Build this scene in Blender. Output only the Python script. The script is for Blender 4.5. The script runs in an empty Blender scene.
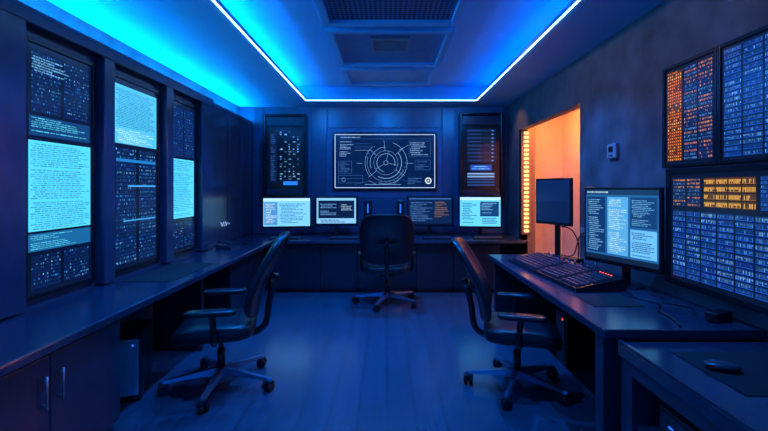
import bpy, bmesh, math, random
from mathutils import Matrix, Vector, Euler
random.seed(7)
C = bpy.context
SC = C.scene
COL = SC.collection
R = math.radians

# ------------------------------------------------------------------ materials
def s2l(v):
    v /= 255.0
    return v/12.92 if v <= 0.04045 else ((v+0.055)/1.055)**2.4
def c(r, g, b):
    return (s2l(r), s2l(g), s2l(b), 1.0)

def mat(name, rgb, rough=0.5, metal=0.0, var=0.25, scale=12.0, bump=0.0, emit=None, es=0.0, stretch=None, spec=0.5):
    m = bpy.data.materials.new(name); m.use_nodes = True
    nt = m.node_tree; b = nt.nodes["Principled BSDF"]
    b.inputs["Roughness"].default_value = rough
    b.inputs["Metallic"].default_value = metal
    b.inputs["Specular IOR Level"].default_value = spec
    tc = nt.nodes.new("ShaderNodeTexCoord")
    mp = nt.nodes.new("ShaderNodeMapping")
    if stretch: mp.inputs["Scale"].default_value = stretch
    nz = nt.nodes.new("ShaderNodeTexNoise"); nz.inputs["Scale"].default_value = scale; nz.inputs["Detail"].default_value = 5
    nt.links.new(tc.outputs["Object"], mp.inputs[0]); nt.links.new(mp.outputs[0], nz.inputs["Vector"])
    cr = nt.nodes.new("ShaderNodeValToRGB")
    cr.color_ramp.elements[0].position = 0.3; cr.color_ramp.elements[1].position = 0.7
    cr.color_ramp.elements[0].color = tuple(x*(1-var) for x in rgb)+(1,)
    cr.color_ramp.elements[1].color = tuple(min(1, x*(1+var)) for x in rgb)+(1,)
    nt.links.new(nz.outputs["Fac"], cr.inputs[0]); nt.links.new(cr.outputs[0], b.inputs["Base Color"])
    if bump:
        bp = nt.nodes.new("ShaderNodeBump"); bp.inputs["Strength"].default_value = bump; bp.inputs["Distance"].default_value = 0.01
        nt.links.new(nz.outputs["Fac"], bp.inputs["Height"]); nt.links.new(bp.outputs[0], b.inputs["Normal"])
    if emit:
        b.inputs["Emission Color"].default_value = tuple(emit)+(1,)
        b.inputs["Emission Strength"].default_value = es
    return m

def screen_mat():
    m = bpy.data.materials.new("screen_glow"); m.use_nodes = True
    nt = m.node_tree; b = nt.nodes["Principled BSDF"]
    b.inputs["Base Color"].default_value = (0.004, 0.005, 0.008, 1)
    b.inputs["Roughness"].default_value = 0.2
    a = nt.nodes.new("ShaderNodeAttribute"); a.attribute_name = "Col"
    nt.links.new(a.outputs["Color"], b.inputs["Emission Color"])
    b.inputs["Emission Strength"].default_value = 1.25
    return m

def floor_mat():
    m = bpy.data.materials.new("dark_plank_floor"); m.use_nodes = True
    nt = m.node_tree; b = nt.nodes["Principled BSDF"]
    tc = nt.nodes.new("ShaderNodeTexCoord"); mp = nt.nodes.new("ShaderNodeMapping")
    mp.inputs["Rotation"].default_value = (0, 0, R(90))
    br = nt.nodes.new("ShaderNodeTexBrick")
    br.inputs["Scale"].default_value = 1.0; br.inputs["Brick Width"].default_value = 1.5; br.inputs["Row Height"].default_value = 0.19
    br.inputs["Mortar Size"].default_value = 0.003; br.offset = 0.37
    br.inputs["Color1"].default_value = (0.030, 0.050, 0.080, 1); br.inputs["Color2"].default_value = (0.036, 0.058, 0.092, 1)
    br.inputs["Mortar"].default_value = (0.010, 0.016, 0.026, 1)
    nt.links.new(tc.outputs["Object"], mp.inputs[0]); nt.links.new(mp.outputs[0], br.inputs["Vector"])
    mp2 = nt.nodes.new("ShaderNodeMapping"); mp2.inputs["Scale"].default_value = (10, 0.8, 1)
    nz = nt.nodes.new("ShaderNodeTexNoise"); nz.inputs["Scale"].default_value = 2.0; nz.inputs["Detail"].default_value = 3
    nt.links.new(tc.outputs["Object"], mp2.inputs[0]); nt.links.new(mp2.outputs[0], nz.inputs["Vector"])
    mx = nt.nodes.new("ShaderNodeMix"); mx.data_type = 'RGBA'; mx.blend_type = 'MULTIPLY'; mx.inputs["Factor"].default_value = 0.25
    nt.links.new(br.outputs["Color"], mx.inputs[6]); nt.links.new(nz.outputs["Fac"], mx.inputs[7])
    nt.links.new(mx.outputs[2], b.inputs["Base Color"])
    mr = nt.nodes.new("ShaderNodeMapRange"); mr.inputs[3].default_value = 0.18; mr.inputs[4].default_value = 0.26
    nt.links.new(nz.outputs["Fac"], mr.inputs[0]); nt.links.new(mr.outputs[0], b.inputs["Roughness"])
    b.inputs["Specular IOR Level"].default_value = 1.0
    bp = nt.nodes.new("ShaderNodeBump"); bp.inputs["Strength"].default_value = 0.15; bp.inputs["Distance"].default_value = 0.003
    nt.links.new(br.outputs["Fac"], bp.inputs["Height"]); bp.invert = True
    nt.links.new(bp.outputs[0], b.inputs["Normal"])
    return m

def perf_mat():
    m = bpy.data.materials.new("perforated_panel"); m.use_nodes = True
    nt = m.node_tree; b = nt.nodes["Principled BSDF"]
    tc = nt.nodes.new("ShaderNodeTexCoord"); mp = nt.nodes.new("ShaderNodeMapping"); mp.inputs["Scale"].default_value = (24, 24, 24)
    vo = nt.nodes.new("ShaderNodeTexVoronoi"); vo.inputs["Randomness"].default_value = 0.0; vo.inputs["Scale"].default_value = 1.0
    cr = nt.nodes.new("ShaderNodeValToRGB"); cr.color_ramp.elements[0].position = 0.32; cr.color_ramp.elements[1].position = 0.38
    cr.color_ramp.elements[0].color = (0.01, 0.015, 0.03, 1); cr.color_ramp.elements[1].color = (0.05, 0.16, 0.34, 1)
    nt.links.new(tc.outputs["Object"], mp.inputs[0]); nt.links.new(mp.outputs[0], vo.inputs["Vector"])
    nt.links.new(vo.outputs["Distance"], cr.inputs[0]); nt.links.new(cr.outputs[0], b.inputs["Base Color"])
    b.inputs["Roughness"].default_value = 0.6
    return m

MS = screen_mat()
MFLOOR = floor_mat()
MPERF = perf_mat()
MWALL = mat("dark_plaster", (0.075, 0.088, 0.11), 0.7, var=0.4, scale=3.5, bump=0.25)
MBACK = mat("back_wall_panel", (0.045, 0.095, 0.19), 0.42, var=0.15, scale=6)
MTRIM = mat("end_wall_panel", (0.030, 0.065, 0.13), 0.33, var=0.15, scale=6)
MHOUSE = mat("dark_wall_cladding", (0.020, 0.042, 0.080), 0.25, var=0.15, scale=5)
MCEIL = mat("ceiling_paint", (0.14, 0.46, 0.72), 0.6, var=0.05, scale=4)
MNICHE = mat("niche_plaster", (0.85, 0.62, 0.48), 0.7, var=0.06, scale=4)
MDESK = mat("dark_desk_laminate", (0.016, 0.030, 0.056), 0.2, var=0.15, scale=8, stretch=(6, 1, 6), spec=0.8)
MDESKL = mat("desk_cabinet_face", (0.018, 0.032, 0.058), 0.3, var=0.15, scale=10)
MCAB = mat("cabinet_dark", (0.010, 0.016, 0.028), 0.3, var=0.15)
MBLK = mat("black_plastic", (0.005, 0.007, 0.011), 0.25, var=0.3, scale=60)
MMAT = mat("black_fabric", (0.005, 0.006, 0.009), 0.9, var=0.4, scale=300, bump=0.3)
MFAB = mat("chair_leather", (0.006, 0.009, 0.015), 0.3, var=0.25, scale=90, bump=0.12)
MCHR = mat("chair_base_metal", (0.20, 0.28, 0.40), 0.2, metal=0.75, var=0.1)
MMET = mat("brushed_metal", (0.35, 0.36, 0.4), 0.35, metal=0.9, var=0.1)
MKEY = mat("key_caps", (0.020, 0.032, 0.052), 0.3, var=0.2, scale=50)
MGREY = mat("grey_plastic", (0.22, 0.26, 0.32), 0.5, var=0.1)
MDGREY = mat("charcoal_plastic", (0.020, 0.030, 0.048), 0.26, var=0.1)
MLED = mat("blue_led_strip", (0.1, 0.1, 0.1), emit=(0.22, 0.50, 1.0), es=16)
MCOVE = mat("cyan_cove_led", (0.1, 0.1, 0.1), emit=(0.0, 0.32, 1.0), es=125)
MCOVE1 = mat("tray_cove_led", (0.1, 0.1, 0.1), emit=(0.0, 0.35, 1.0), es=52)
MCOVE2 = mat("blue_cove_led", (0.1, 0.1, 0.1), emit=(0.0, 0.20, 1.0), es=24)
MORA = mat("amber_led", (0.1, 0.1, 0.1), emit=(1.0, 0.42, 0.12), es=3.0)
MORA2 = mat("amber_cove_led", (0.1, 0.1, 0.1), emit=(1.0, 0.34, 0.10), es=76)
MRED = mat("red_indicator", (0.1, 0.01, 0.01), emit=(1.0, 0.08, 0.03), es=2)
MBLUE = mat("blue_indicator", (0.01, 0.02, 0.1), emit=(0.03, 0.2, 1.0), es=0.8)
MWHT = mat("white_lettering", (0.4, 0.45, 0.5), emit=(0.4, 0.6, 0.9), es=0.6)
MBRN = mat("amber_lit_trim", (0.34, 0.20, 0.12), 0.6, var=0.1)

# ------------------------------------------------------------------ mesh builder
class MB:
    def __init__(s): s.v = []; s.f = []; s.mi = []; s.sm = []
    def add(s, vs, fs, mi=0, smooth=False, xf=None):
        o = len(s.v)
        for p in vs:
            p = Vector(p)
            if xf is not None: p = xf @ p
            s.v.append(p)
        for f in fs:
            s.f.append([i+o for i in f]); s.mi.append(mi); s.sm.append(smooth)
        return s
    def box(s, lo, hi, mi=0, bev=0.0, seg=2, xf=None):
        bm = bmesh.new(); bmesh.ops.create_cube(bm, size=1)
        lo = Vector(lo); hi = Vector(hi); ce = (lo+hi)/2; sz = hi-lo
        for v in bm.verts: v.co = Vector((v.co.x*sz.x, v.co.y*sz.y, v.co.z*sz.z))+ce
        if bev > 0: bmesh.ops.bevel(bm, geom=list(bm.edges), offset=min(bev, min(sz)*0.45), segments=seg, affect='EDGES', profile=0.5)
        bm.verts.index_update()
        s.add([v.co.copy() for v in bm.verts], [[v.index for v in f.verts] for f in bm.faces], mi, False, xf)
        bm.free(); return s
    def cyl(s, p0, p1, r0, r1=None, n=20, mi=0, caps=True, xf=None):
        if r1 is None: r1 = r0
        p0 = Vector(p0); p1 = Vector(p1); d = (p1-p0).normalized()
        a = d.orthogonal().normalized(); b = d.cross(a)
        vs = []
        for p, r in ((p0, r0), (p1, r1)):
            for i in range(n):
                t = 2*math.pi*i/n; vs.append(p+a*math.cos(t)*r+b*math.sin(t)*r)
        s.add(vs, [[i, (i+1) % n, n+(i+1) % n, n+i] for i in range(n)], mi, True, xf)
        if caps: s.add(vs, [list(range(n))[::-1], list(range(n, 2*n))], mi, False, xf)
        return s
    def tube(s, pts, r, n=8, mi=0, sub=6, xf=None):
        P = [Vector(p) for p in pts]; Q = []
        for i in range(len(P)-1):
            p0 = P[max(i-1, 0)]; p1 = P[i]; p2 = P[i+1]; p3 = P[min(i+2, len(P)-1)]
            for k in range(sub):
                t = k/sub
                Q.append(0.5*((2*p1)+(p2-p0)*t+(2*p0-5*p1+4*p2-p3)*t*t+(3*p1-p0-3*p2+p3)*t**3))
        Q.append(P[-1]); vs = []; a = None
        for i, q in enumerate(Q):
            d = (Q[min(i+1, len(Q)-1)]-Q[max(i-1, 0)]).normalized()
            if a is None: a = d.orthogonal().normalized()
            else: a = (a-d*a.dot(d)).normalized()
            b = d.cross(a)
            for k in range(n):
                t = 2*math.pi*k/n; vs.append(q+a*math.cos(t)*r+b*math.sin(t)*r)
        fs = []
        for i in range(len(Q)-1):
            for k in range(n): fs.append([i*n+k, i*n+(k+1) % n, (i+1)*n+(k+1) % n, (i+1)*n+k])
        fs.append(list(range(n))[::-1]); fs.append([(len(Q)-1)*n+k for k in range(n)])
        return s.add(vs, fs, mi, True, xf)
    def sell(s, ce, a, b, cc, e1=0.35, e2=0.35, nu=36, nv=18, mi=0, fn=None, xf=None):
        def pw(x, e): return math.copysign(abs(x)**e, x)
        vs = []; fs = []
        for j in range(nv+1):
            ph = -math.pi/2+math.pi*j/nv
            for i in range(nu):
                th = 2*math.pi*i/nu
                p = Vector((a*pw(math.cos(ph), e1)*pw(math.cos(th), e2), b*pw(math.cos(ph), e1)*pw(math.sin(th), e2), cc*pw(math.sin(ph), e1)))
                if fn: p = fn(p)
                vs.append(p+Vector(ce))
        for j in range(nv):
            for i in range(nu): fs.append([j*nu+i, j*nu+(i+1) % nu, (j+1)*nu+(i+1) % nu, (j+1)*nu+i])
        return s.add(vs, fs, mi, True, xf)
    def loft(s, rings, mi=0, smooth=False, xf=None):
        n = len(rings[0]); vs = [p for r in rings for p in r]; fs = []
        for j in range(len(rings)-1):
            for i in range(n): fs.append([j*n+i, j*n+(i+1) % n, (j+1)*n+(i+1) % n, (j+1)*n+i])
        fs.append(list(range(n))[::-1]); fs.append([(len(rings)-1)*n+i for i in range(n)])
        return s.add(vs, fs, mi, smooth, xf)
    def mesh(s, name, mats):
        me = bpy.data.meshes.new(name)
        me.from_pydata([tuple(v) for v in s.v], [], s.f)
        for m in mats: me.materials.append(m)
        me.polygons.foreach_set("material_index", s.mi); me.polygons.foreach_set("use_smooth", s.sm)
        bm = bmesh.new(); bm.from_mesh(me)
        bmesh.ops.remove_doubles(bm, verts=bm.verts, dist=1e-6)
        bmesh.ops.recalc_face_normals(bm, faces=bm.faces); bm.to_mesh(me); bm.free()
        me.update(); return me

def thing(name, label, cat, loc=(0, 0, 0), rz=0, group=None):
    o = bpy.data.objects.new(name, None); COL.objects.link(o)
    o.empty_display_size = 0.1
    o.location = loc; o.rotation_euler = (0, 0, R(rz)); o["label"] = label; o["category"] = cat
    if group: o["group"] = group
    return o
def part(name, parent, mb, mats, label=None, loc=(0, 0, 0), rot=(0, 0, 0)):
    me = mb if isinstance(mb, bpy.types.Mesh) else mb.mesh(name, mats)
    o = bpy.data.objects.new(name, me); COL.objects.link(o)
    o.parent = parent; o.location = loc; o.rotation_euler = rot
    if label: o["label"] = label
    return o
def solo(name, label, cat, mb, mats, loc=(0, 0, 0), rz=0, group=None):
    me = mb if isinstance(mb, bpy.types.Mesh) else mb.mesh(name, mats)
    o = bpy.data.objects.new(name, me); COL.objects.link(o)
    o.location = loc; o.rotation_euler = (0, 0, R(rz)); o["label"] = label; o["category"] = cat
    if group: o["group"] = group
    return o
def struct(name, mb, mats, label=None):
    o = bpy.data.objects.new(name, mb.mesh(name, mats)); COL.objects.link(o); o["kind"] = "structure"
    o["label"] = label or name.replace("_", " "); o["category"] = name.split("_")[0]
    return o

# ------------------------------------------------------------------ screen painter (real coloured facets on the flat screen)
class Scr:
    def __init__(s, w, h, bg=(4, 12, 34)):
        s.w = w; s.h = h; s.v = []; s.f = []; s.c = []
        s.q([(0, 0), (1, 0), (1, 1), (0, 1)], bg, 0)
    def q(s, pts, col, lay=1):
        o = len(s.v)
        for x, y in pts: s.v.append(((x-0.5)*s.w, -0.0006*lay, (0.5-y)*s.h))
        s.f.append(list(range(o, o+len(pts)))[::-1]); s.c.append(c(*col))
    def r(s, x0, y0, x1, y1, col, lay=1): s.q([(x0, y0), (x1, y0), (x1, y1), (x0, y1)], col, lay)
    def line(s, p, q, t, col, lay=2):
        ax, ay = p[0]*s.w, p[1]*s.h; bx, by = q[0]*s.w, q[1]*s.h
        dx, dy = bx-ax, by-ay; L = math.hypot(dx, dy) or 1; nx, ny = -dy/L*t/2, dx/L*t/2
        s.q([((ax+nx)/s.w, (ay+ny)/s.h), ((bx+nx)/s.w, (by+ny)/s.h), ((bx-nx)/s.w, (by-ny)/s.h), ((ax-nx)/s.w, (ay-ny)/s.h)], col, lay)
    def frame(s, x0, y0, x1, y1, t, col, lay=2):
        for p, q in (((x0, y0), (x1, y0)), ((x1, y0), (x1, y1)), ((x1, y1), (x0, y1)), ((x0, y1), (x0, y0))): s.line(p, q, t, col, lay)
    def arc(s, cx, cy, rad, t, col, a0=0, a1=360, n=40, lay=2):
        P = []
        for i in range(n+1):
            a = R(a0+(a1-a0)*i/n); P.append((cx+rad*math.cos(a)/s.w, cy+rad*math.sin(a)/s.h))
        for i in range(n): s.line(P[i], P[i+1], t, col, lay)
    def text(s, x0, y0, x1, y1, n, col, fill=0.45, lay=2, jit=True, prob=0.92, full=0.9, ws=1.0):
        dy = (y1-y0)/n
        for i in range(n):
            if random.random() > prob: continue
            x = x0+(random.choice((0, 0, .03, .06))*(x1-x0) if jit else 0); lim = x0+(x1-x0)*random.uniform(0.35, 1.0)*full+(x1-x0)*(1-full)
            y = y0+dy*(i+0.5)
            while x < lim:
                wd = random.uniform(0.03, 0.13)*(x1-x0)*ws
                k = random.uniform(0.75, 1.0)
                s.r(x, y-dy*fill/2, min(x+wd, x1), y+dy*fill/2, tuple(v*k for v in col), lay); x += wd+0.016*(x1-x0)*ws
    def rack(s, x0, y0, x1, y1, rows, cols, cols_rgb, base=(8, 22, 52), p=0.8, units=6, lay=1, tall=0.6, kmin=0.35):
        s.r(x0, y0, x1, y1, tuple(v*0.6 for v in base), lay)
        W = (x1-x0)/cols; H = (y1-y0)/rows
        for i in range(rows):
            for j in range(cols):
                a = x0+W*j+W*0.05; b = x0+W*(j+1)-W*0.05; t = y0+H*i+H*0.1; u = y0+H*(i+1)-H*0.1
                s.r(a, t, b, u, tuple(v*random.uniform(1.1, 1.4) for v in base), lay+1)
                s.r(a, u-(u-t)*0.12, b, u, tuple(min(255, v*2.2) for v in base), lay+2)
                rowcol = random.choice(cols_rgb); pp = p*random.choice((0.5, 1.0, 1.2))
                for k in range(units):
                    if random.random() < pp:
                        kk = random.uniform(kmin, 1.0)
                        xx = a+(b-a)*(k+0.25)/units; s.r(xx, t+(u-t)*0.25, xx+(b-a)*0.5/units, t+(u-t)*(0.25+tall*random.choice((0.5, 0.9, 1))), tuple(v*kk for v in rowcol), lay+2)
    def mesh(s, name="screen"):
        me = bpy.data.meshes.new(name); me.from_pydata(s.v, [], s.f); me.materials.append(MS)
        at = me.color_attributes.new("Col", 'FLOAT_COLOR', 'CORNER')
        i = 0
        for f, col in zip(s.f, s.c):
            for _ in f: at.data[i].color = col; i += 1
        me.update(); return me

# ================================================================== ROOM SHELL
XL, XR, YB, ZC = -2.23, 2.0, 7.17, 2.85
YF = -0.5
struct("floor", MB().box((-2.6, YF, -0.1), (3.2, 7.4, 0)), [MFLOOR], "dark blue-lit wooden plank floor")
struct("wall_left", MB().box((-2.6, YF, 0), (-2.45, YB, 3.1)), [MWALL], "dark plastered side wall")
struct("wall_back", MB().box((-2.6, YB, 0), (3.2, YB+0.15, 3.1)), [MBACK], "dark panelled end wall")
w = MB().box((XR, YF, 0), (XR+0.12, 4.46, 3.1)).box((XR, 6.5, 0), (XR+0.12, YB, 3.1)).box((XR, 4.46, 2.38), (XR+0.12, 6.5, 3.1))
struct("wall_right", w, [MWALL], "dark textured plaster wall with a lit recess")
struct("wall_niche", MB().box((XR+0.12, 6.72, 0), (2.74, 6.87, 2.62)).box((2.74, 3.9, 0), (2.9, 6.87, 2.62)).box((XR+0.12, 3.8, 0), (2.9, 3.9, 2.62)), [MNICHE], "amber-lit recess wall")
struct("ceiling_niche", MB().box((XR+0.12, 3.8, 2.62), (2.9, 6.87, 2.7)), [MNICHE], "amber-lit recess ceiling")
HX0, HX1, HY0, HY1 = -1.24, 1.37, 0.1, 6.6
cl = MB().box((-2.6, YF, 3.1), (2.2, 7.3, 3.2))
cl.box((-2.45, YF, ZC), (HX0, YB, ZC+0.04)).box((HX1, YF, ZC), (XR, YB, ZC+0.04)).box((HX0, HY1, ZC), (HX1, YB, ZC+0.04)).box((HX0, YF, ZC), (HX1, HY0, ZC+0.04))
cl.box((HX0-0.36, YF, ZC+0.04), (HX0-0.32, YB, 3.1)).box((HX1+0.22, YF, ZC+0.04), (HX1+0.26, YB, 3.1)).box((HX0-0.32, HY1+0.2, ZC+0.04), (HX1+0.22, HY1+0.24, 3.1))
cl.box((-0.88, 0.3, 3.05), (0.94, 6.38, 3.1))
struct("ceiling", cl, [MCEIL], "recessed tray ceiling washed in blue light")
hs = MB().box((-2.449, YF, 0), (XL, YB-0.001, 2.6))
for y0, y1 in ((2.2, 2.58), (3.29, 3.42), (4.22, 4.36), (5.03, 5.35)):
    hs.box((XL-0.01, y0, 0.76), (XL+0.07, y1, 2.52), bev=0.008)
hs.box((XL-0.01, 2.2, 2.50), (XL+0.075, 5.35, 2.60), bev=0.008)
for y in (5.45, 6.0, 6.55): hs.box((XL-0.01, y, 0.76), (XL+0.012, y+0.52, 2.59), bev=0.005)
struct("trim_1", hs, [MHOUSE], "dark cladding framing the wall displays")
tb = MB()
for x0, x1 in ((-2.21, -2.05), (-1.26, -1.0), (0.92, 1.12), (1.93, 1.995)):
    tb.box((x0, YB-0.025, 0.755), (x1, YB-0.001, 2.84), bev=0.006)
tb.box((-0.98, YB-0.02, 2.5), (0.9, YB-0.001, 2.84), bev=0.006).box((-0.98, YB-0.02, 0.76), (0.9, YB-0.001, 1.36), bev=0.006)
struct("trim_2", tb, [MTRIM], "raised dark panels on the end wall")
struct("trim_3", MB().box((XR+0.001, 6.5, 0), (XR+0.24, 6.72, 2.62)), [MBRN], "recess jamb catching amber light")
struct("baseboard_right", MB().box((XR-0.02, YF, 0), (XR-0.001, 4.46, 0.1), bev=0.004), [MHOUSE])

led = MB()
zz0, zz1 = ZC-0.008, ZC-0.0005
led.box((-1.252, 0.1, zz0), (-1.242, 6.612, zz1)).box((1.372, 0.1, zz0), (1.382, 6.612, zz1)).box((-1.242, 6.602, zz0), (1.372, 6.612, zz1))
solo("led_strip_light", "thin white-blue LED line outlining the ceiling tray", "light strip", led, [MLED])
solo("cove_light", "hidden cyan cove light on top of the wall cladding", "light strip", MB().box((-2.37, 0.6, 2.6005), (-2.34, 7.1, 2.612)), [MCOVE])
solo("cove_light", "cyan cove light inside the ceiling tray", "light strip", MB().box((-1.46, 0.3, ZC+0.0405), (-1.42, 6.7, ZC+0.055)), [MCOVE1])
solo("cove_light", "blue cove light inside the ceiling tray", "light strip", MB().box((1.50, 0.3, ZC+0.0405), (1.53, 6.7, ZC+0.055)), [MCOVE2])
solo("cove_light", "amber cove light over the wall recess", "light strip", MB().box((2.16, 4.3, 2.59), (2.22, 6.4, 2.6195)), [MORA2])
dl = thing("amber_strip_light", "vertical strip of glowing amber LED dots", "light strip", (2.10, 6.5, 0.80))
part("housing", dl, MB().box((-0.075, -0.02, 0), (0.075, -0.0005, 1.56), bev=0.004), [MBRN])
dots = MB()
for i in range(24):
    z = 0.045+i*0.064
    dots.sell((0, -0.027, z+0.01), 0.040, 0.012, 0.021, 0.8, 0.8, 16, 8)
part("lamp", dl, dots, [MORA], "glowing amber segments")

def cpanel(name, label, x0, x1, y0, y1, z, m, fr=MCEIL):
    t = thing(name, label, "ceiling panel", ((x0+x1)/2, (y0+y1)/2, z))
    hx, hy = (x1-x0)/2, (y1-y0)/2; h = 3.05-z-0.001
    f = 0.07
    part("frame", t, MB().box((-hx, -hy, 0), (-hx+f, hy, h), bev=0.006).box((hx-f, -hy, 0), (hx, hy, h), bev=0.006).box((-hx+f, -hy, 0), (hx-f, -hy+f, h), bev=0.006).box((-hx+f, hy-f, 0), (hx-f, hy, h), bev=0.006), [fr])
    part("panel", t, MB().box((-hx+f, -hy+f, 0.04), (hx-f, hy-f, 0.06)), [m])
    return t
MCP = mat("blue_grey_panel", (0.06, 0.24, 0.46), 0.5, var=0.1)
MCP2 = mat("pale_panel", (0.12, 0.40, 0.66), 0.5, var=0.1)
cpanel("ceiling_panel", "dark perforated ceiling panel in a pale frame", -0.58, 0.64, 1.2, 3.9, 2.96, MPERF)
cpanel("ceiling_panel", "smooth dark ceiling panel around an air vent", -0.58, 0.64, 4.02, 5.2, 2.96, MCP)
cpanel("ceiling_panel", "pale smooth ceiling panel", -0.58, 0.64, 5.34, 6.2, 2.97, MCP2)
av = thing("air_vent", "small rectangular slotted ceiling air vent", "vent", (0.03, 4.45, 2.974))
part("frame", av, MB().box((-0.2, -0.2, 0), (0.2, -0.17, 0.025)).box((-0.2, 0.17, 0), (0.2, 0.2, 0.025)).box((-0.2, -0.17, 0), (-0.17, 0.17, 0.025)).box((0.17, -0.17, 0), (0.2, 0.17, 0.025)), [MGREY])
sl = MB()
for i in range(7):
    y = -0.15+i*0.045
    sl.box((-0.17, y, 0.005), (0.17, y+0.02, 0.02))
part("slats", av, sl, [MGREY])

# ================================================================== LEFT WALL DISPLAYS
CY = (84, 200, 232); DK = (5, 16, 44)
def wall_display(label, x, y0, y1, z0, z1, scr, rz, group=None, bez=0.03, name="wall_display", dp=0.02):
    t = thing(name, label, "display", (x, (y0+y1)/2, z0), rz, group)
    wd = y1-y0; h = z1-z0
    b = MB().box((-wd/2, -dp, 0), (-wd/2+bez, 0.0, h), bev=0.004).box((wd/2-bez, -dp, 0), (wd/2, 0, h), bev=0.004)
    b.box((-wd/2+bez, -dp, 0), (wd/2-bez, 0, bez), bev=0.004).box((-wd/2+bez, -dp, h-bez), (wd/2-bez, 0, h), bev=0.004).box((-wd/2+bez, -dp+0.016, bez), (wd/2-bez, 0, h-bez))
    part("bezel", t, b, [MBLK])
    part("screen", t, scr.mesh(), None, loc=(0, -dp+0.012, h/2))
    return t
def scrw(y0, y1, z0, z1, bez=0.03, bg=DK): return Scr(y1-y0-2*bez, z1-z0-2*bez, bg)
BL = [(40, 150, 230), (60, 160, 235), (20, 90, 180), (110, 190, 250)]
OR = [(255, 160, 60), (250, 130, 40), (255, 190, 110), (250, 130, 40)]
gl = "tall wall displays on the clad wall"
s = scrw(2.62, 3.26, 0.80, 2.44)
s.rack(0.03, 0.03, 0.97, 0.27, 16, 2, BL, base=(5, 20, 52), p=0.4, units=16)
s.text(0.06, 0.045, 0.6, 0.11, 6, (110, 180, 230), lay=5)
s.r(0.03, 0.285, 0.97, 0.365, (14, 60, 112)); s.text(0.06, 0.29, 0.9, 0.36, 8, CY)
s.r(0.02, 0.385, 0.98, 0.75, (80, 206, 244)); s.text(0.05, 0.395, 0.95, 0.745, 40, (62, 176, 222), fill=0.5, full=0.4, ws=0.9)
s.r(0.02, 0.76, 0.98, 0.83, (22, 96, 150)); s.text(0.05, 0.765, 0.8, 0.825, 8, CY)
s.rack(0.03, 0.845, 0.97, 0.98, 9, 2, BL, base=(5, 20, 52), p=0.35, units=14)
wall_display("tall wall display with cyan text and server status rows", XL+0.001, 2.62, 3.26, 0.80, 2.44, s, 90, gl)
s = scrw(3.45, 4.19, 0.80, 2.44)
s.r(0.03, 0.03, 0.97, 0.34, (76, 186, 230)); s.text(0.06, 0.04, 0.94, 0.25, 24, (50, 146, 196), full=0.4, ws=0.9)
s.text(0.06, 0.26, 0.9, 0.335, 8, (180, 240, 252))
s.rack(0.03, 0.36, 0.5, 0.98, 30, 1, BL, base=(6, 24, 60), p=0.5, units=16)
s.rack(0.52, 0.36, 0.97, 0.98, 30, 1, BL, base=(6, 24, 60), p=0.5, units=16)
s.r(0.06, 0.42, 0.94, 0.435, (30, 120, 190), 5); s.r(0.3, 0.56, 0.94, 0.57, (60, 150, 220), 5); s.r(0.2, 0.75, 0.94, 0.757, (60, 150, 220), 5)
wall_display("tall wall display with text block over blinking rack rows", XL+0.001, 3.45, 4.19, 0.80, 2.44, s, 90, gl)
s = scrw(4.39, 5.0, 0.80, 2.44)
s.rack(0.03, 0.03, 0.97, 0.36, 18, 2, BL, base=(6, 26, 66), p=0.3, units=12)
s.r(0.05, 0.38, 0.95, 0.78, (80, 204, 244)); s.text(0.08, 0.39, 0.9, 0.77, 32, (58, 166, 214), full=0.5)
s.rack(0.03, 0.81, 0.97, 0.98, 10, 2, BL, base=(5, 20, 52), p=0.4, units=12)
wall_display("tall wall display with a teal text page", XL+0.001, 4.39, 5.0, 0.80, 2.44, s, 90, gl)

cu = bpy.data.curves.new("sign_text", 'FONT'); cu.body = "V/r-"; cu.size = 0.09; cu.extrude = 0.002
to = bpy.data.objects.new("tmp", cu); COL.objects.link(to); C.view_layer.update()
me = bpy.data.meshes.new_from_object(to.evaluated_get(C.evaluated_depsgraph_get())); bpy.data.objects.remove(to)
me.materials.clear(); me.materials.append(MWHT)
for v in me.vertices: v.co.x *= 2.4
sg = bpy.data.objects.new("wall_lettering", me); COL.objects.link(sg); sg.location = (XL+0.015, 5.72, 0.98); sg.rotation_euler = (R(90), 0, R(90))
sg["label"] = "small glowing white lettering on the clad wall"; sg["category"] = "sign"

# ================================================================== BACK WALL
s = Scr(1.67, 0.90, (5, 22, 58)); W_ = (125, 168, 220); G_ = (56, 98, 160)
s.frame(0.006, 0.012, 0.994, 0.988, 0.009, (190, 220, 255))
s.line((0.04, 0.09), (0.96, 0.09), 0.003, G_); s.text(0.05, 0.045, 0.35, 0.08, 1, W_)
s.text(0.05, 0.13, 0.19, 0.42, 11, W_); s.frame(0.04, 0.5, 0.17, 0.72, 0.004, G_); s.text(0.05, 0.52, 0.16, 0.7, 7, G_)
s.frame(0.04, 0.76, 0.28, 0.9, 0.004, G_); s.line((0.04, 0.82), (0.28, 0.82), 0.003, G_)
s.arc(0.09, 0.84, 0.03, 0.004, W_)
cx, cy = 0.51, 0.53
for rr, tt, a0, a1 in ((0.35, 0.005, -70, 110), (0.345, 0.004, 140, 230), (0.31, 0.003, 20, 200), (0.26, 0.008, -40, 120), (0.26, 0.005, 160, 270), (0.20, 0.003, 0, 360), (0.15, 0.006, 100, 380), (0.035, 0.005, 0, 360)): s.arc(cx, cy, rr, tt, W_, a0, a1)
for k in (0, 3, 6):
    a = R(k*45+12); s.line((cx+0.04*math.cos(a)/s.w, cy+0.04*math.sin(a)/s.h), (cx+0.2*math.cos(a)/s.w, cy+0.2*math.sin(a)/s.h), 0.004, W_)
for k in list(range(0, 9))+list(range(14, 19)):
    a = R(k*13); s.line((cx+0.31*math.cos(a)/s.w, cy+0.31*math.sin(a)/s.h), (cx+0.335*math.cos(a)/s.w, cy+0.335*math.sin(a)/s.h), 0.010, G_)
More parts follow.
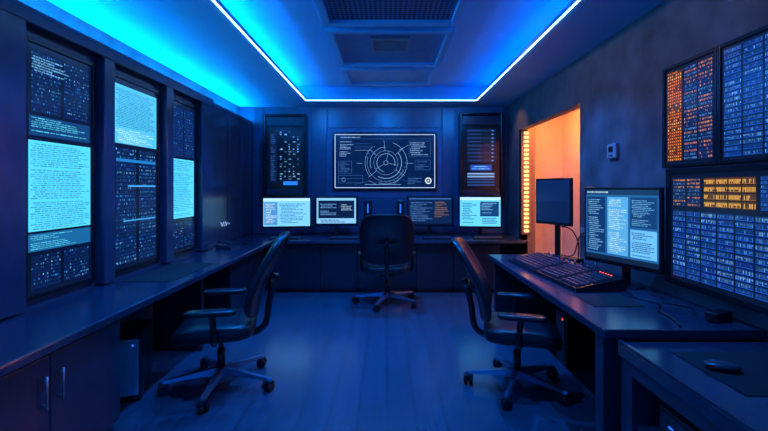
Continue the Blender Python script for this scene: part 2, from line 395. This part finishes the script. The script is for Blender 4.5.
for a0 in (35, 140, 265, 320):
    a = R(a0); s.line((cx+0.2*math.cos(a)/s.w, cy+0.2*math.sin(a)/s.h), (cx+0.38*math.cos(a)/s.w, cy+0.38*math.sin(a)/s.h), 0.004, W_)
s.line((0.2, 0.3), (0.36, 0.3), 0.004, W_); s.line((0.36, 0.3), (0.42, 0.4), 0.004, W_); s.line((0.20, 0.24), (0.36, 0.24), 0.004, G_)
s.line((0.22, 0.54), (0.28, 0.54), 0.005, W_); s.line((0.72, 0.54), (0.78, 0.54), 0.005, W_)
s.line((0.64, 0.3), (0.74, 0.2), 0.004, W_); s.line((0.2, 0.18), (0.37, 0.18), 0.003, G_)
s.line((0.36, 0.86), (0.2, 0.93), 0.003, G_); s.line((0.62, 0.8), (0.72, 0.88), 0.003, G_)
s.line((0.3, 0.93), (0.66, 0.93), 0.006, W_); s.line((0.34, 0.86), (0.42, 0.93), 0.004, W_); s.line((0.64, 0.84), (0.58, 0.93), 0.004, W_)
s.frame(0.74, 0.13, 0.95, 0.42, 0.004, G_)
for k in range(7): s.text(0.75, 0.15+k*0.036, 0.94, 0.18+k*0.036, 1, W_)
s.frame(0.8, 0.48, 0.95, 0.66, 0.004, G_); s.text(0.81, 0.5, 0.94, 0.64, 5, G_)
s.arc(0.93, 0.86, 0.045, 0.016, (225, 240, 255)); s.arc(0.93, 0.86, 0.010, 0.012, (225, 240, 255))
s.text(0.72, 0.8, 0.87, 0.93, 4, G_)
t = thing("wall_display", "wide schematic display with white circular diagram", "display", (-0.035, YB-0.001, 1.465))
part("bezel", t, MB().box((-0.87, -0.045, 0), (0.87, 0, 0.96), bev=0.01), [MBLK])
part("screen", t, s.mesh(), None, loc=(0, -0.047, 0.48))

def rack_unit(label, x, w, z0, z1, kind):
    t = thing("equipment_rack", label, "equipment", (x, YB-0.001, z0), 0, "equipment racks on the end wall")
    h = z1-z0
    part("body", t, MB().box((-w/2, -0.22, 0), (-w/2+0.035, 0, h), bev=0.008).box((w/2-0.035, -0.22, 0), (w/2, 0, h), bev=0.008).box((-w/2+0.035, -0.22, h-0.035), (w/2-0.035, 0, h), bev=0.008).box((-w/2+0.035, -0.22, 0), (w/2-0.035, 0, 0.035), bev=0.008).box((-w/2+0.035, -0.16, 0.035), (w/2-0.035, 0, h-0.035)), [MBLK])
    part("upper_panel", t, MB().box((-w/2+0.05, -0.19, h-0.19), (w/2-0.05, -0.16, h-0.05), bev=0.004), [MDGREY])
    part("lower_panel", t, MB().box((-w/2+0.05, -0.19, 0.04), (w/2-0.05, -0.16, 0.13), bev=0.004), [MDGREY])
    sw = w-0.12; sh = h-0.36
    s = Scr(sw, sh, (3, 8, 20))
    if kind == 0:
        s.r(0.04, 0.03, 0.96, 0.97, (4, 11, 28))
        for j in range(5):
            for i in range(20):
                if random.random() < 0.5:
                    k_ = random.uniform(.4, 1)
                    s.r(0.36+j*0.12, 0.06+i*0.041, 0.36+j*0.12+random.choice((.035, .07)), 0.078+i*0.041, (130*k_, 190*k_, 245*k_), 2)
        s.r(0.08, 0.08, 0.26, 0.9, (8, 26, 60), 2); s.text(0.1, 0.1, 0.25, 0.88, 22, (40, 84, 150), lay=3)
        s.r(0.45, 0.89, 0.85, 0.95, (40, 120, 250), 2)
    else:
        for k in range(9):
            s.r(0.1, 0.04+k*0.06, 0.9, 0.085+k*0.06, (10, 26, 56) if k % 2 else (14, 34, 72))
            s.r(0.14, 0.055+k*0.06, 0.5, 0.068+k*0.06, (26, 60, 116), 2); s.r(0.8, 0.055+k*0.06, 0.85, 0.07+k*0.06, (70, 150, 240), 2)
        s.r(0.2, 0.61, 0.8, 0.70, (10, 66, 180)); s.text(0.24, 0.62, 0.76, 0.69, 2, (110, 200, 255))
        for i in range(5): s.r(0.12, 0.74+i*0.045, 0.88, 0.765+i*0.045, (120, 160, 205) if i < 2 else (30, 64, 124))
    part("screen", t, s.mesh(), None, loc=(0, -0.162, 0.14+sh/2))
rack_unit("tall dark equipment rack with blue status lights", -1.66, 0.70, 1.36, 2.70, 0)
rack_unit("tall dark equipment rack of stacked modules with blue readout", 1.53, 0.70, 1.34, 2.72, 1)

# ================================================================== DESKS
solo("worktop", "long dark laminate worktop under the wall displays", "desk",
     MB().box((XL+0.001, 1.55, 0.70), (-1.62, 6.08, 0.75), bev=0.008), [MDESK])
solo("worktop", "dark laminate worktop along the end wall", "desk",
     MB().box((XL+0.001, 6.085, 0.71), (1.995, YB-0.002, 0.75), bev=0.006), [MDESK])
rd = thing("desk", "dark laminate operator desk against the plaster wall", "desk", (0, 0, 0))
part("desktop", rd, MB().box((1.14, 2.26, 0.705), (1.999, 4.83, 0.755), bev=0.008), [MDESK])
part("side_panel", rd, MB().box((1.2, 4.77, 0), (1.95, 4.81, 0.705), bev=0.004), [MCAB])
part("side_panel", rd, MB().box((1.16, 2.31, 0), (1.95, 2.40, 0.705), bev=0.004), [MDESKL])
part("back_panel", rd, MB().box((1.93, 2.40, 0.2), (1.95, 4.77, 0.705)), [MCAB])

def cabinet(label, x0, x1, y0, y1, z1, face, ndoors, group, handle=True, m=MCAB):
    cx, cy = (x0+x1)/2, (y0+y1)/2
    if face == '-y': wd, dp, rz = x1-x0, y1-y0, 0
    elif face == '+x': wd, dp, rz = y1-y0, x1-x0, 90
    else: wd, dp, rz = y1-y0, x1-x0, -90
    t = thing("cabinet", label, "cabinet", (cx, cy, 0), rz, group)
    part("body", t, MB().box((-wd/2, -dp/2+0.02, 0.05), (wd/2, dp/2, z1)).box((-wd/2+0.02, -dp/2+0.06, 0), (wd/2-0.02, dp/2, 0.05)), [m])
    dw = wd/ndoors
    for i in range(ndoors):
        a = -wd/2+dw*i+0.003; b = a+dw-0.006
        d = part("door", t, MB().box((a, -dp/2, 0.07), (b, -dp/2+0.02, z1-0.02), bev=0.003), [m])
        if handle:
            hx = b-0.05 if i % 2 == 0 else a+0.05
            part("handle", d, MB().cyl((hx, -dp/2-0.025, z1*0.62), (hx, -dp/2-0.025, z1*0.62+0.16), 0.006).cyl((hx, -dp/2-0.025, z1*0.62+0.02), (hx, -dp/2+0.001, z1*0.62+0.02), 0.005).cyl((hx, -dp/2-0.025, z1*0.62+0.14), (hx, -dp/2+0.001, z1*0.62+0.14), 0.005), [MMET], "slim metal bar handle")
    return t
cabinet("dark grey two-door base cabinet under the long worktop", -2.15, -1.66, 1.56, 2.68, 0.699, '+x', 2, "base cabinets", m=MDESKL)
cabinet("dark drawer pedestal under the long worktop", -2.15, -1.72, 4.7, 6.0, 0.699, '+x', 2, "base cabinets", False)
xs = [-1.62, -0.95, -0.42, 0.42, 0.95, 1.62]
for i in range(5):
    cabinet("black base cabinet beneath the end-wall worktop", xs[i]+0.002, xs[i+1]-0.002, 6.14, 7.1, 0.709, '-y', 1, "base cabinets along the end wall", False)
solo("desk_support", "dark upright panel carrying the long worktop", "desk leg", MB().box((-2.15, 3.95, 0), (-1.7, 3.99, 0.699), bev=0.004), [MCAB])

ld = thing("side_desk", "lower dark desk unit with an open shelf compartment", "desk", (0, 0, 0))
part("desktop", ld, MB().box((1.2, 1.0, 0.63), (1.99, 2.24, 0.70), bev=0.008).box((1.2, 1.0, 0.699), (1.225, 2.24, 0.712), bev=0.004), [MDESK])
part("body", ld, MB().box((1.22, 1.02, 0), (1.98, 1.30, 0.63)).box((1.22, 2.14, 0), (1.98, 2.24, 0.63)).box((1.22, 1.30, 0.56), (1.98, 2.14, 0.63)).box((1.22, 1.30, 0.0), (1.98, 2.14, 0.07)).box((1.92, 1.30, 0.07), (1.98, 2.14, 0.56)), [MDESKL])
part("shelf", ld, MB().box((1.24, 1.30, 0.30), (1.92, 2.14, 0.325)), [MDESKL])
bx = part("equipment_tray", ld, MB().box((1.30, 1.56, 0.325), (1.7, 2.06, 0.47), bev=0.008), [MDGREY], "dark blue slide-in equipment module")
part("front_plate", bx, MB().box((1.292, 1.58, 0.345), (1.30, 2.04, 0.455), bev=0.002), [MDGREY])
part("status_light", bx, MB().box((1.288, 1.94, 0.40), (1.292, 1.97, 0.41)), [MBLUE])

# ================================================================== MONITORS
def monitor(label, loc, rz, w, h, zb, scr, group=None):
    t = thing("monitor", label, "monitor", loc, rz, group)
    part("housing", t, MB().box((-w/2, -0.03, zb), (w/2, 0.0, zb+h), bev=0.006).box((-w/4, 0, zb+h*0.2), (w/4, 0.03, zb+h*0.8), bev=0.012), [MBLK])
    part("screen", t, scr.mesh(), None, loc=(0, -0.0315, zb+h/2+0.006))
    part("stand", t, MB().box((-0.03, 0.025, 0.008), (0.03, 0.055, zb+h*0.55), bev=0.006), [MBLK])
    part("foot", t, MB().sell((0, 0.03, 0.007), 0.13, 0.08, 0.007, 0.3, 0.5), [MBLK])
    return t
def sc(w, h, bg): return Scr(w-0.04, h-0.05, bg)
g = "monitors on the end-wall worktop"
def bmon(label, u0, u1, v0, v1, paint, rz=0):
    d = 6.72; x0 = (u0-387)*d/430; x1 = (u1-387)*d/430; z1 = 1.5+(188-v0)*d/430; z0 = 1.5-(v1-188)*d/430
    w = x1-x0; h = z1-z0; s = sc(w, h, (6, 16, 40)); paint(s)
    monitor(label, ((x0+x1)/2, d, 0.75), rz, w, h, z0-0.75, s, g)
def p1(s):
    s.r(0, 0, 1, 1, (120, 200, 238)); s.r(0, 0, 1, 0.1, (180, 225, 250), 2); s.r(0.02, 0.14, 0.3, 0.95, (70, 140, 200), 2)
    s.text(0.04, 0.18, 0.28, 0.9, 12, (205, 235, 255), lay=3); s.text(0.35, 0.18, 0.95, 0.9, 14, (60, 130, 190), lay=3)
def p2(s):
    s.r(0.02, 0.03, 0.98, 0.97, (130, 190, 228)); s.r(0.06, 0.12, 0.94, 0.78, (8, 24, 54), 2); s.text(0.1, 0.16, 0.5, 0.74, 9, (100, 150, 210), lay=3); s.text(0.6, 0.18, 0.88, 0.5, 5, (160, 190, 220), lay=3); s.text(0.06, 0.82, 0.94, 0.95, 2, (40, 90, 150), lay=3)
def p3(s):
    s.r(0.02, 0.03, 0.98, 0.97, (10, 30, 66)); s.text(0.05, 0.1, 0.55, 0.9, 12, (70, 110, 175), lay=3); s.text(0.6, 0.15, 0.92, 0.75, 9, (130, 100, 80), lay=3); s.r(0.02, 0.03, 0.98, 0.08, (50, 90, 150), 2)
def p4(s):
    s.r(0, 0, 1, 1, (100, 205, 242)); s.r(0, 0, 1, 0.1, (180, 225, 250), 2); s.r(0.5, 0.15, 0.96, 0.66, (16, 60, 110), 2); s.text(0.53, 0.18, 0.93, 0.62, 8, (120, 190, 240), lay=3)
    s.text(0.05, 0.18, 0.45, 0.9, 12, (30, 110, 165), lay=3); s.text(0.55, 0.7, 0.95, 0.92, 4, (20, 90, 140), lay=3)
bmon("desk monitor with a bright pale-blue page", 263, 311, 197, 228, p1, 8)
bmon("desk monitor with a dark window in a pale frame", 315, 358, 196, 226, p2, 3)
bmon("desk monitor with dark screen and orange text", 407, 453, 196, 226, p3, -3)
bmon("desk monitor with a bright cyan page", 459, 501, 196, 228, p4, -8)
for x in (-0.30, 0.21):
    t = thing("desk_speaker", "small black desk speaker with a blue power light", "speaker", (x, 6.78, 0.75), 0, "desk speakers on the end-wall worktop")
    part("body", t, MB().box((-0.06, -0.06, 0), (0.06, 0.06, 0.56), bev=0.015), [MBLK])
    part("driver", t, MB().cyl((0, -0.06, 0.2), (0, -0.068, 0.2), 0.045, 0.04), [MCAB])
    part("light", t, MB().box((-0.012, -0.064, 0.36), (0.012, -0.06, 0.5), bev=0.002), [MBLUE], "thin blue light bar")
def keyboard(label, loc, rz, L=0.44, D=0.15, rows=5, cols=16, group=None):
    t = thing("keyboard", label, "keyboard", loc, rz, group)
    part("body", t, MB().loft([[Vector((x, -D/2, 0)), Vector((x, D/2, 0)), Vector((x, D/2, 0.028)), Vector((x, -D/2, 0.014))] for x in (-L/2, L/2)]), [MBLK])
    k = MB(); kw = (L-0.03)/cols; kd = (D-0.02)/rows
    for i in range(rows):
        y = -D/2+0.01+kd*i; z = 0.014+0.014*(y+D/2)/D
        for j in range(cols):
            x = -L/2+0.015+kw*j
            k.box((x+kw*0.08, y+kd*0.08, z-0.001), (x+kw*0.92, y+kd*0.92, z+0.009), bev=0.0015, seg=1)
    part("key_bank", t, k, [MKEY])
    return t
gk = "keyboards on the end-wall worktop"
keyboard("black keyboard before the pale monitor", (-1.5, 6.35, 0.75), 0, group=gk)
keyboard("black keyboard before the dark monitor", (-0.62, 6.35, 0.75), 0, group=gk)
keyboard("black keyboard before the dark monitor", (0.75, 6.35, 0.75), 0, group=gk)
keyboard("black keyboard before the bright cyan monitor", (1.5, 6.35, 0.75), 0, group=gk)

DZ = 0.755
w, h = 0.68, 0.60
s = sc(w, h, (30, 90, 150))
s.r(0, 0, 1, 0.07, (20, 50, 90)); s.text(0.02, 0.015, 0.6, 0.055, 1, (150, 190, 220), fill=0.6, lay=3, ws=0.5)
s.r(0.02, 0.1, 0.3, 0.9, (14, 50, 100)); s.text(0.04, 0.13, 0.28, 0.88, 26, (110, 175, 225), lay=3)
s.r(0.33, 0.1, 0.62, 0.9, (80, 160, 215)); s.text(0.35, 0.13, 0.6, 0.88, 28, (180, 228, 250), lay=3)
s.r(0.65, 0.1, 0.98, 0.5, (18, 58, 110)); s.text(0.67, 0.13, 0.95, 0.48, 15, (100, 170, 225), lay=3)
s.r(0.65, 0.53, 0.98, 0.9, (100, 180, 230)); s.text(0.67, 0.56, 0.95, 0.88, 13, (30, 90, 150), lay=3)
s.r(0, 0.93, 1, 1, (14, 32, 60))
monitor("wide desk monitor with several bright blue text windows", (1.79, 3.27, DZ), -69.9, w, h, 0.15, s, "monitors on the operator desk")
s = sc(0.53, 0.5, (10, 40, 98)); s.r(0.0, 0.0, 1, 1, (9, 34, 84)); s.r(0.0, 0.5, 1, 1, (8, 30, 76))
monitor("desk monitor with a plain deep-blue screen", (1.81, 4.64, DZ), -69, 0.53, 0.5, 0.35, s, "monitors on the operator desk")

XS = XR-0.001
def wd2(label, y0, y1, z0, z1, s, dp=0.05, bez=0.02): wall_display(label, XS, y0, y1, z0, z1, s, -90, "stacked video wall displays", bez=bez, dp=dp)
SB = [(80, 150, 230), (55, 115, 205), (115, 185, 250)]
s = scrw(2.545, 3.05, 1.64, 2.34, 0.025, (5, 14, 36))
s.rack(0.03, 0.03, 0.38, 0.97, 30, 1, OR, base=(60, 32, 20), p=1.0, units=7, tall=0.7, kmin=0.85)
s.rack(0.40, 0.03, 0.97, 0.97, 26, 2, [(255, 145, 50), (250, 150, 70), (80, 145, 220), (90, 155, 225)], base=(9, 26, 60), p=0.8, units=10, kmin=0.5)
wd2("upper video wall screen with orange rack bars", 2.545, 3.05, 1.64, 2.34, s, bez=0.025)
s = scrw(1.93, 2.543, 1.64, 2.34, 0.025, (5, 16, 40))
s.rack(0.02, 0.02, 0.98, 0.98, 20, 4, SB, base=(9, 36, 88), p=0.85, units=13)
wd2("upper video wall screen with blue server rack rows", 1.93, 2.543, 1.64, 2.34, s, bez=0.025)
s = scrw(1.93, 2.95, 0.86, 1.63, 0.04, (5, 16, 40))
s.rack(0.02, 0.04, 0.30, 0.30, 8, 2, [(250, 155, 60), (90, 150, 220)], base=(12, 28, 60), p=0.8, units=10, kmin=0.5)
s.rack(0.32, 0.04, 0.72, 0.30, 4, 4, [(255, 190, 80)], base=(60, 40, 24), p=1, units=10, tall=0.7, kmin=0.85)
s.rack(0.74, 0.04, 0.98, 0.30, 8, 2, SB, base=(9, 36, 88), p=0.7, units=10)
s.rack(0.02, 0.34, 0.98, 0.97, 12, 7, SB, base=(9, 36, 88), p=0.85, units=12, tall=0.65)
wd2("large video wall screen with blue racks and yellow bars", 1.93, 2.95, 0.86, 1.63, s, 0.09, 0.04)

t = thing("wall_thermostat", "small grey thermostat on the plaster wall", "thermostat", (XR-0.001, 3.78, 1.76), -90)
part("body", t, MB().box((-0.075, -0.03, 0), (0.075, 0, 0.13), bev=0.008), [MGREY])
part("display", t, MB().box((-0.045, -0.032, 0.055), (0.03, -0.029, 0.105), bev=0.001), [MBLK])
for i in range(3): part("button", t, MB().cyl((-0.03+i*0.025, -0.03, 0.025), (-0.03+i*0.025, -0.035, 0.025), 0.007), [MBLK])
t = thing("light_switch", "small pale switch plate on the plaster wall", "switch", (XR-0.001, 4.38, 1.02), -90)
part("plate", t, MB().box((-0.04, -0.01, 0), (0.04, 0, 0.08), bev=0.003), [MGREY])
part("rocker", t, MB().box((-0.02, -0.015, 0.02), (0.02, -0.009, 0.06), bev=0.003), [MGREY])

# ================================================================== CONSOLE
cn = thing("control_console", "wide black control console keyboard with red indicators", "keyboard", (1.475, 3.72, DZ+0.0005), -85)
L, D = 1.3, 0.38
part("body", cn, MB().loft([[Vector((x, -D/2, 0)), Vector((x, D/2, 0)), Vector((x, D/2, 0.09)), Vector((x, D/2-0.05, 0.09)), Vector((x, -D/2, 0.03))] for x in (-L/2, L/2)]), [MBLK])
k = MB(); rows, cols = 7, 26
def topz(y): return 0.03+0.06*(y+D/2)/(D-0.05)
for i in range(rows):
    for j in range(cols):
        if j in (12, 20): continue
        kw = (L-0.06)/cols; kd = (D-0.09)/rows; x = -L/2+0.03+kw*j; y = -D/2+0.02+kd*i; z = topz(y+kd/2)
        k.box((x+kw*0.12, y+kd*0.12, z-0.006), (x+kw*0.88, y+kd*0.88, z+0.014), bev=0.003, seg=1)
ko = part("key_bank", cn, k, [MKEY]); ko["kind"] = "stuff"
for i in range(5): part("indicator", cn, MB().box((0.38+0.035*i, 0.15, 0.088), (0.392+0.035*i, 0.158, 0.094)), [MRED], "small red indicator lamp")
for i in range(4): part("indicator", cn, MB().box((-0.5+0.2*i, 0.145, 0.088), (-0.48+0.2*i, 0.153, 0.093)), [MBLUE], "small blue indicator lamp")
kn = MB().cyl((0, 0, 0), (0, 0, 0.022), 0.012, 0.009, n=12).mesh("knob", [MCHR])
for i in range(8): part("knob", cn, kn, None, loc=(-0.52+0.1*i, 0.17, 0.088))
def mouse(label, loc, rz, m=MBLK, k=1.0):
    t = thing("computer_mouse", label, "mouse", loc, rz, "computer mice")
    def fn(p):
        p = p.copy(); p.z *= (1-0.25*abs(p.y)/0.06*(1 if p.y > 0 else .4)); return p
    part("body", t, MB().sell((0, 0, 0.020), 0.036*k, 0.062*k, 0.020, 0.9, 0.9, fn=fn), [m])
    part("scroll_wheel", t, MB().cyl((-0.004, 0.032, 0.031), (0.004, 0.032, 0.031), 0.008, n=14), [MGREY])
solo("mouse_pad", "black fabric desk mat on the operator desk", "mouse pad", MB().box((-0.16, -0.16, 0), (0.16, 0.16, 0.004), bev=0.0015), [MMAT], (1.46, 2.86, DZ+0.0005), 0, "desk mats")
solo("mouse_pad", "black fabric mouse mat on the lower desk", "mouse pad", MB().box((-0.28, -0.22, 0), (0.28, 0.22, 0.004), bev=0.0015), [MMAT], (1.66, 1.87, 0.7005), 0, "desk mats")
solo("mouse_pad", "dark desk mat on the long worktop", "mouse pad", MB().box((-0.2, -0.42, 0), (0.2, 0.42, 0.004), bev=0.0015), [MMAT], (-1.92, 3.85, 0.7505), 0, "desk mats")
mouse("dark grey computer mouse on the mouse mat", (1.465, 1.88, 0.7047), 65, MDGREY, 1.1)
mouse("black computer mouse on the long worktop", (-1.9, 5.75, 0.7505), 30)
ph = thing("desk_phone", "charcoal desk telephone on the long worktop", "telephone", (-1.98, 5.35, 0.7505), 80)
part("body", ph, MB().loft([[Vector((x, -0.1, 0)), Vector((x, 0.1, 0)), Vector((x, 0.1, 0.06)), Vector((x, -0.1, 0.02))] for x in (-0.11, 0.11)]), [MDGREY])
part("handset", ph, MB().tube([(-0.065, -0.09, 0.06), (-0.065, -0.05, 0.075), (-0.065, 0.05, 0.09), (-0.065, 0.09, 0.085)], 0.018), [MDGREY])
gc = "desk cables"
cz = DZ+0.0065
solo("cable", "black cable trailing across the operator desk", "cable", MB().tube([(1.70, 3.0, cz), (1.68, 2.9, cz), (1.74, 2.75, cz), (1.64, 2.6, cz), (1.62, 2.45, cz), (1.57, 2.30, cz)], 0.006), [MBLK], group=gc)
solo("cable", "black cable looping beside the desk monitor", "cable", MB().tube([(1.84, 3.0, cz), (1.86, 2.9, cz), (1.80, 2.8, cz), (1.88, 2.66, cz), (1.80, 2.52, cz)], 0.005), [MBLK], group=gc)
solo("cable", "black cable curling behind the deep-blue monitor", "cable", MB().tube([(1.93, 4.75, cz), (1.95, 4.5, 0.80), (1.96, 4.38, 1.0), (1.95, 4.2, 1.05), (1.96, 4.08, 0.9), (1.93, 3.95, cz)], 0.006), [MBLK], group=gc)
ad = thing("power_adapter", "black power adaptor lying on the operator desk", "power adapter", (1.86, 2.41, DZ+0.0005), 20)
part("body", ad, MB().box((-0.07, -0.035, 0), (0.07, 0.035, 0.055), bev=0.008), [MBLK])
part("plug", ad, MB().cyl((-0.07, 0, 0.02), (-0.095, 0, 0.02), 0.008), [MBLK])
sb = thing("intercom_box", "small black intercom with gooseneck microphone on the desk", "microphone", (1.85, 4.25, DZ+0.0005), -70)
part("body", sb, MB().box((-0.07, -0.06, 0), (0.07, 0.06, 0.05), bev=0.01), [MBLK])
part("neck", sb, MB().tube([(0.03, 0.02, 0.05), (0.035, 0.02, 0.2), (0.0, -0.02, 0.32), (-0.06, -0.06, 0.36)], 0.006), [MBLK])
part("microphone", sb, MB().sell((-0.07, -0.067, 0.366), 0.02, 0.016, 0.016, 1, 1), [MBLK])

def tower(label, loc, rz, facem, led):
    t = thing("computer_tower", label, "computer", loc, rz, "computer towers under the desks")
    part("case", t, MB().box((-0.1, -0.22, 0.015), (0.1, 0.22, 0.46), bev=0.008).box((-0.09, -0.2, 0), (0.09, -0.16, 0.015)).box((-0.09, 0.16, 0), (0.09, 0.2, 0.015)), [MBLK])
    part("front_panel", t, MB().box((-0.085, -0.23, 0.05), (0.085, -0.22, 0.44), bev=0.004), [facem])
    part("power_light", t, MB().cyl((0.05, -0.23, 0.4), (0.05, -0.234, 0.4), 0.008), [led])
tower("black computer tower with pale front under the long worktop", (-1.9, 3.2, 0), 20, MGREY, MBLUE)
tower("black computer tower with red light under the operator desk", (1.70, 3.65, 0), -90, MCAB, MRED)
tower("black computer tower with red light under the operator desk", (1.70, 2.7, 0), -90, MCAB, MRED)

# ================================================================== CHAIRS
cast = None
def office_chair(label, loc, rz, wide=1.0, base_rot=0, sc_=1.0, RB=0.38, taper=0.14, e2=0.34):
    global cast
    t = thing("office_chair", label, "chair", loc, rz, "black swivel office chairs")
    t.scale = (sc_, sc_, sc_)
    b = MB().cyl((0, 0, 0.075), (0, 0, 0.14), 0.05, 0.036, n=24)
    for k in range(5):
        a = R(72*k+base_rot); xf = Matrix.Rotation(a, 4, 'Z'); rings = []
        for x, hw, zt, zb in ((0.02, 0.034, 0.14, 0.085), (0.14, 0.028, 0.128, 0.09), (0.26, 0.022, 0.110, 0.086), (RB, 0.018, 0.097, 0.078), (RB+0.025, 0.010, 0.093, 0.082)):
            rings.append([Vector((x, -hw, zb)), Vector((x, hw, zb)), Vector((x, hw*0.7, zt)), Vector((x, -hw*0.7, zt))])
        b.loft(rings, xf=xf)
    bo = part("base", t, b, [MCHR], "five-star base")
    if cast is None:
        m = MB()
        for sgn in (-1, 1): m.cyl((0, sgn*0.008, 0.036), (0, sgn*0.032, 0.036), 0.036, 0.033, n=20)
        m.cyl((0, -0.009, 0.036), (0, 0.009, 0.036), 0.012).cyl((0.012, 0, 0.03), (0.02, 0, 0.085), 0.012)
        m.box((-0.02, -0.034, 0.056), (0.03, 0.034, 0.076), bev=0.012)
        cast = m.mesh("caster", [MBLK])
    for k in range(5):
        a = R(72*k+base_rot); part("caster", bo, cast, None, loc=(RB*math.cos(a), RB*math.sin(a), 0), rot=(0, 0, a+R(40*k)))
    part("gas_lift", t, MB().cyl((0, 0, 0.13), (0, 0, 0.27), 0.028).cyl((0, 0, 0.27), (0, 0, 0.37), 0.018).sell((0, 0, 0.365), 0.14, 0.09, 0.026, 0.4, 0.4), [MBLK])
    def sf(p):
        q = p.copy()
        if p.x > 0.1: q.z -= (p.x-0.1)**2*1.3
        q.z += (abs(p.y)/0.26)**2*0.016*(1 if p.z > 0 else 0); return q
    part("seat", t, MB().sell((0.03, 0, 0.435), 0.275, 0.26, 0.060, 0.5, 0.4, 48, 20, fn=sf), [MFAB])
    zc, hz = 0.83, 0.30
    def bf(p):
        q = p.copy(); tt = p.z/hz
        q.y *= 1.0-taper*max(0, tt)**2-0.7*taper*max(0, -tt)**2
        q.x += -0.19*(p.z+hz)/(2*hz) + 0.05*(p.y/0.24)**2 + 0.035*math.cos((tt+0.35)*2.2)
        return q
    part("backrest", t, MB().sell((-0.25, 0, zc-0.02), 0.034, 0.25*wide, hz, 0.45, e2, 48, 28, fn=bf), [MFAB])
    part("back_support", t, MB().tube([(-0.05, 0, 0.365), (-0.2, 0, 0.365), (-0.31, 0, 0.43), (-0.34, 0, 0.60), (-0.39, 0, 0.80)], 0.024, 10).box((-0.385, -0.13, 0.72), (-0.35, 0.13, 0.77), bev=0.012), [MBLK])
    for sg in (-1, 1):
        ar = MB().tube([(0.0, sg*0.2, 0.385), (0.0, sg*0.295, 0.41), (0.0, sg*0.31, 0.50), (0.01, sg*0.305, 0.60)], 0.021, 10)
        arm = part("armrest", t, ar, [MBLK])
        part("arm_pad", arm, MB().sell((0.02, sg*0.305, 0.615), 0.165, 0.048, 0.021, 0.5, 0.45), [MBLK])
    return t
office_chair("black swivel office chair turned to the long worktop", (-1.26, 3.27, 0), 192, base_rot=10, sc_=1.04)
office_chair("black swivel office chair pulled up to the operator desk", (0.98, 3.24, 0), -14, base_rot=40, sc_=1.0, RB=0.36)
office_chair("black wide-back swivel chair facing the end-wall worktop", (0.0, 5.6, 0), 90, wide=1.26, base_rot=18, sc_=1.07, taper=0.05, e2=0.3)

# ================================================================== fill spots (added unseen lamps without fixtures)
def spot(x, y, z, P, col=(0.004, 0.22, 1.0), size=140, rx=0, ry=0):
    l = bpy.data.lights.new("fill_spot", 'SPOT'); l.energy = P; l.color = col; l.spot_size = R(size); l.spot_blend = 1.0; l.shadow_soft_size = 0.0
    o = bpy.data.objects.new("fill_spot", l); COL.objects.link(o); o.location = (x, y, z); o.rotation_euler = (R(rx), R(ry), 0)
    o["label"] = "unseen added spotlight"; o["category"] = "fill_light"
    return o
spot(0.03, 3.96, 2.95, 560, size=90); spot(0.03, 5.27, 2.95, 480, size=105); spot(0.03, 2.4, 2.9, 200, size=95)  # blue fill added for the floor pool
for y in (2.4, 3.6, 4.8): spot(-1.15, y, 2.83, 190, size=105, ry=14)
for y in (2.5, 4.0): spot(1.15, y, 2.83, 170, size=105, ry=-12)
for x in (-1.2, 0.0, 1.2): spot(x, 5.6, 2.83, 70, size=110, rx=52)  # added blue fill aimed at the end wall
for y in (2.6, 4.2): spot(0.5, y, 2.9, 15, col=(1.0, 0.5, 0.28), size=100, ry=-62)  # weak warm fill added to tint the plaster wall
spot(2.14, 5.2, 2.30, 60, col=(1.0, 0.34, 0.08), size=120, ry=42, rx=-12)  # added amber fill standing in for spill out of the recess
spot(1.75, 6.45, 2.80, 9, col=(1.0, 0.4, 0.12), size=110, ry=-14)  # small amber fill added for spill beside the jamb

# ================================================================== WORLD, CAMERA
wd = bpy.data.worlds.new("world"); SC.world = wd; wd.use_nodes = True
bg = wd.node_tree.nodes["Background"]; bg.inputs[0].default_value = (0.001, 0.15, 0.85, 1); bg.inputs[1].default_value = 0.85
cam = bpy.data.cameras.new("camera"); co = bpy.data.objects.new("camera", cam); COL.objects.link(co)
co.location = (0, 0, 1.5); co.rotation_euler = (R(90), 0, 0)
cam.sensor_width = 36; cam.lens = 430/768*36; cam.shift_x = -3/768; cam.shift_y = -27.5/768; cam.clip_start = 0.05
SC.camera = co
SC.view_settings.view_transform = 'Standard'
SC.view_settings.look = 'None'
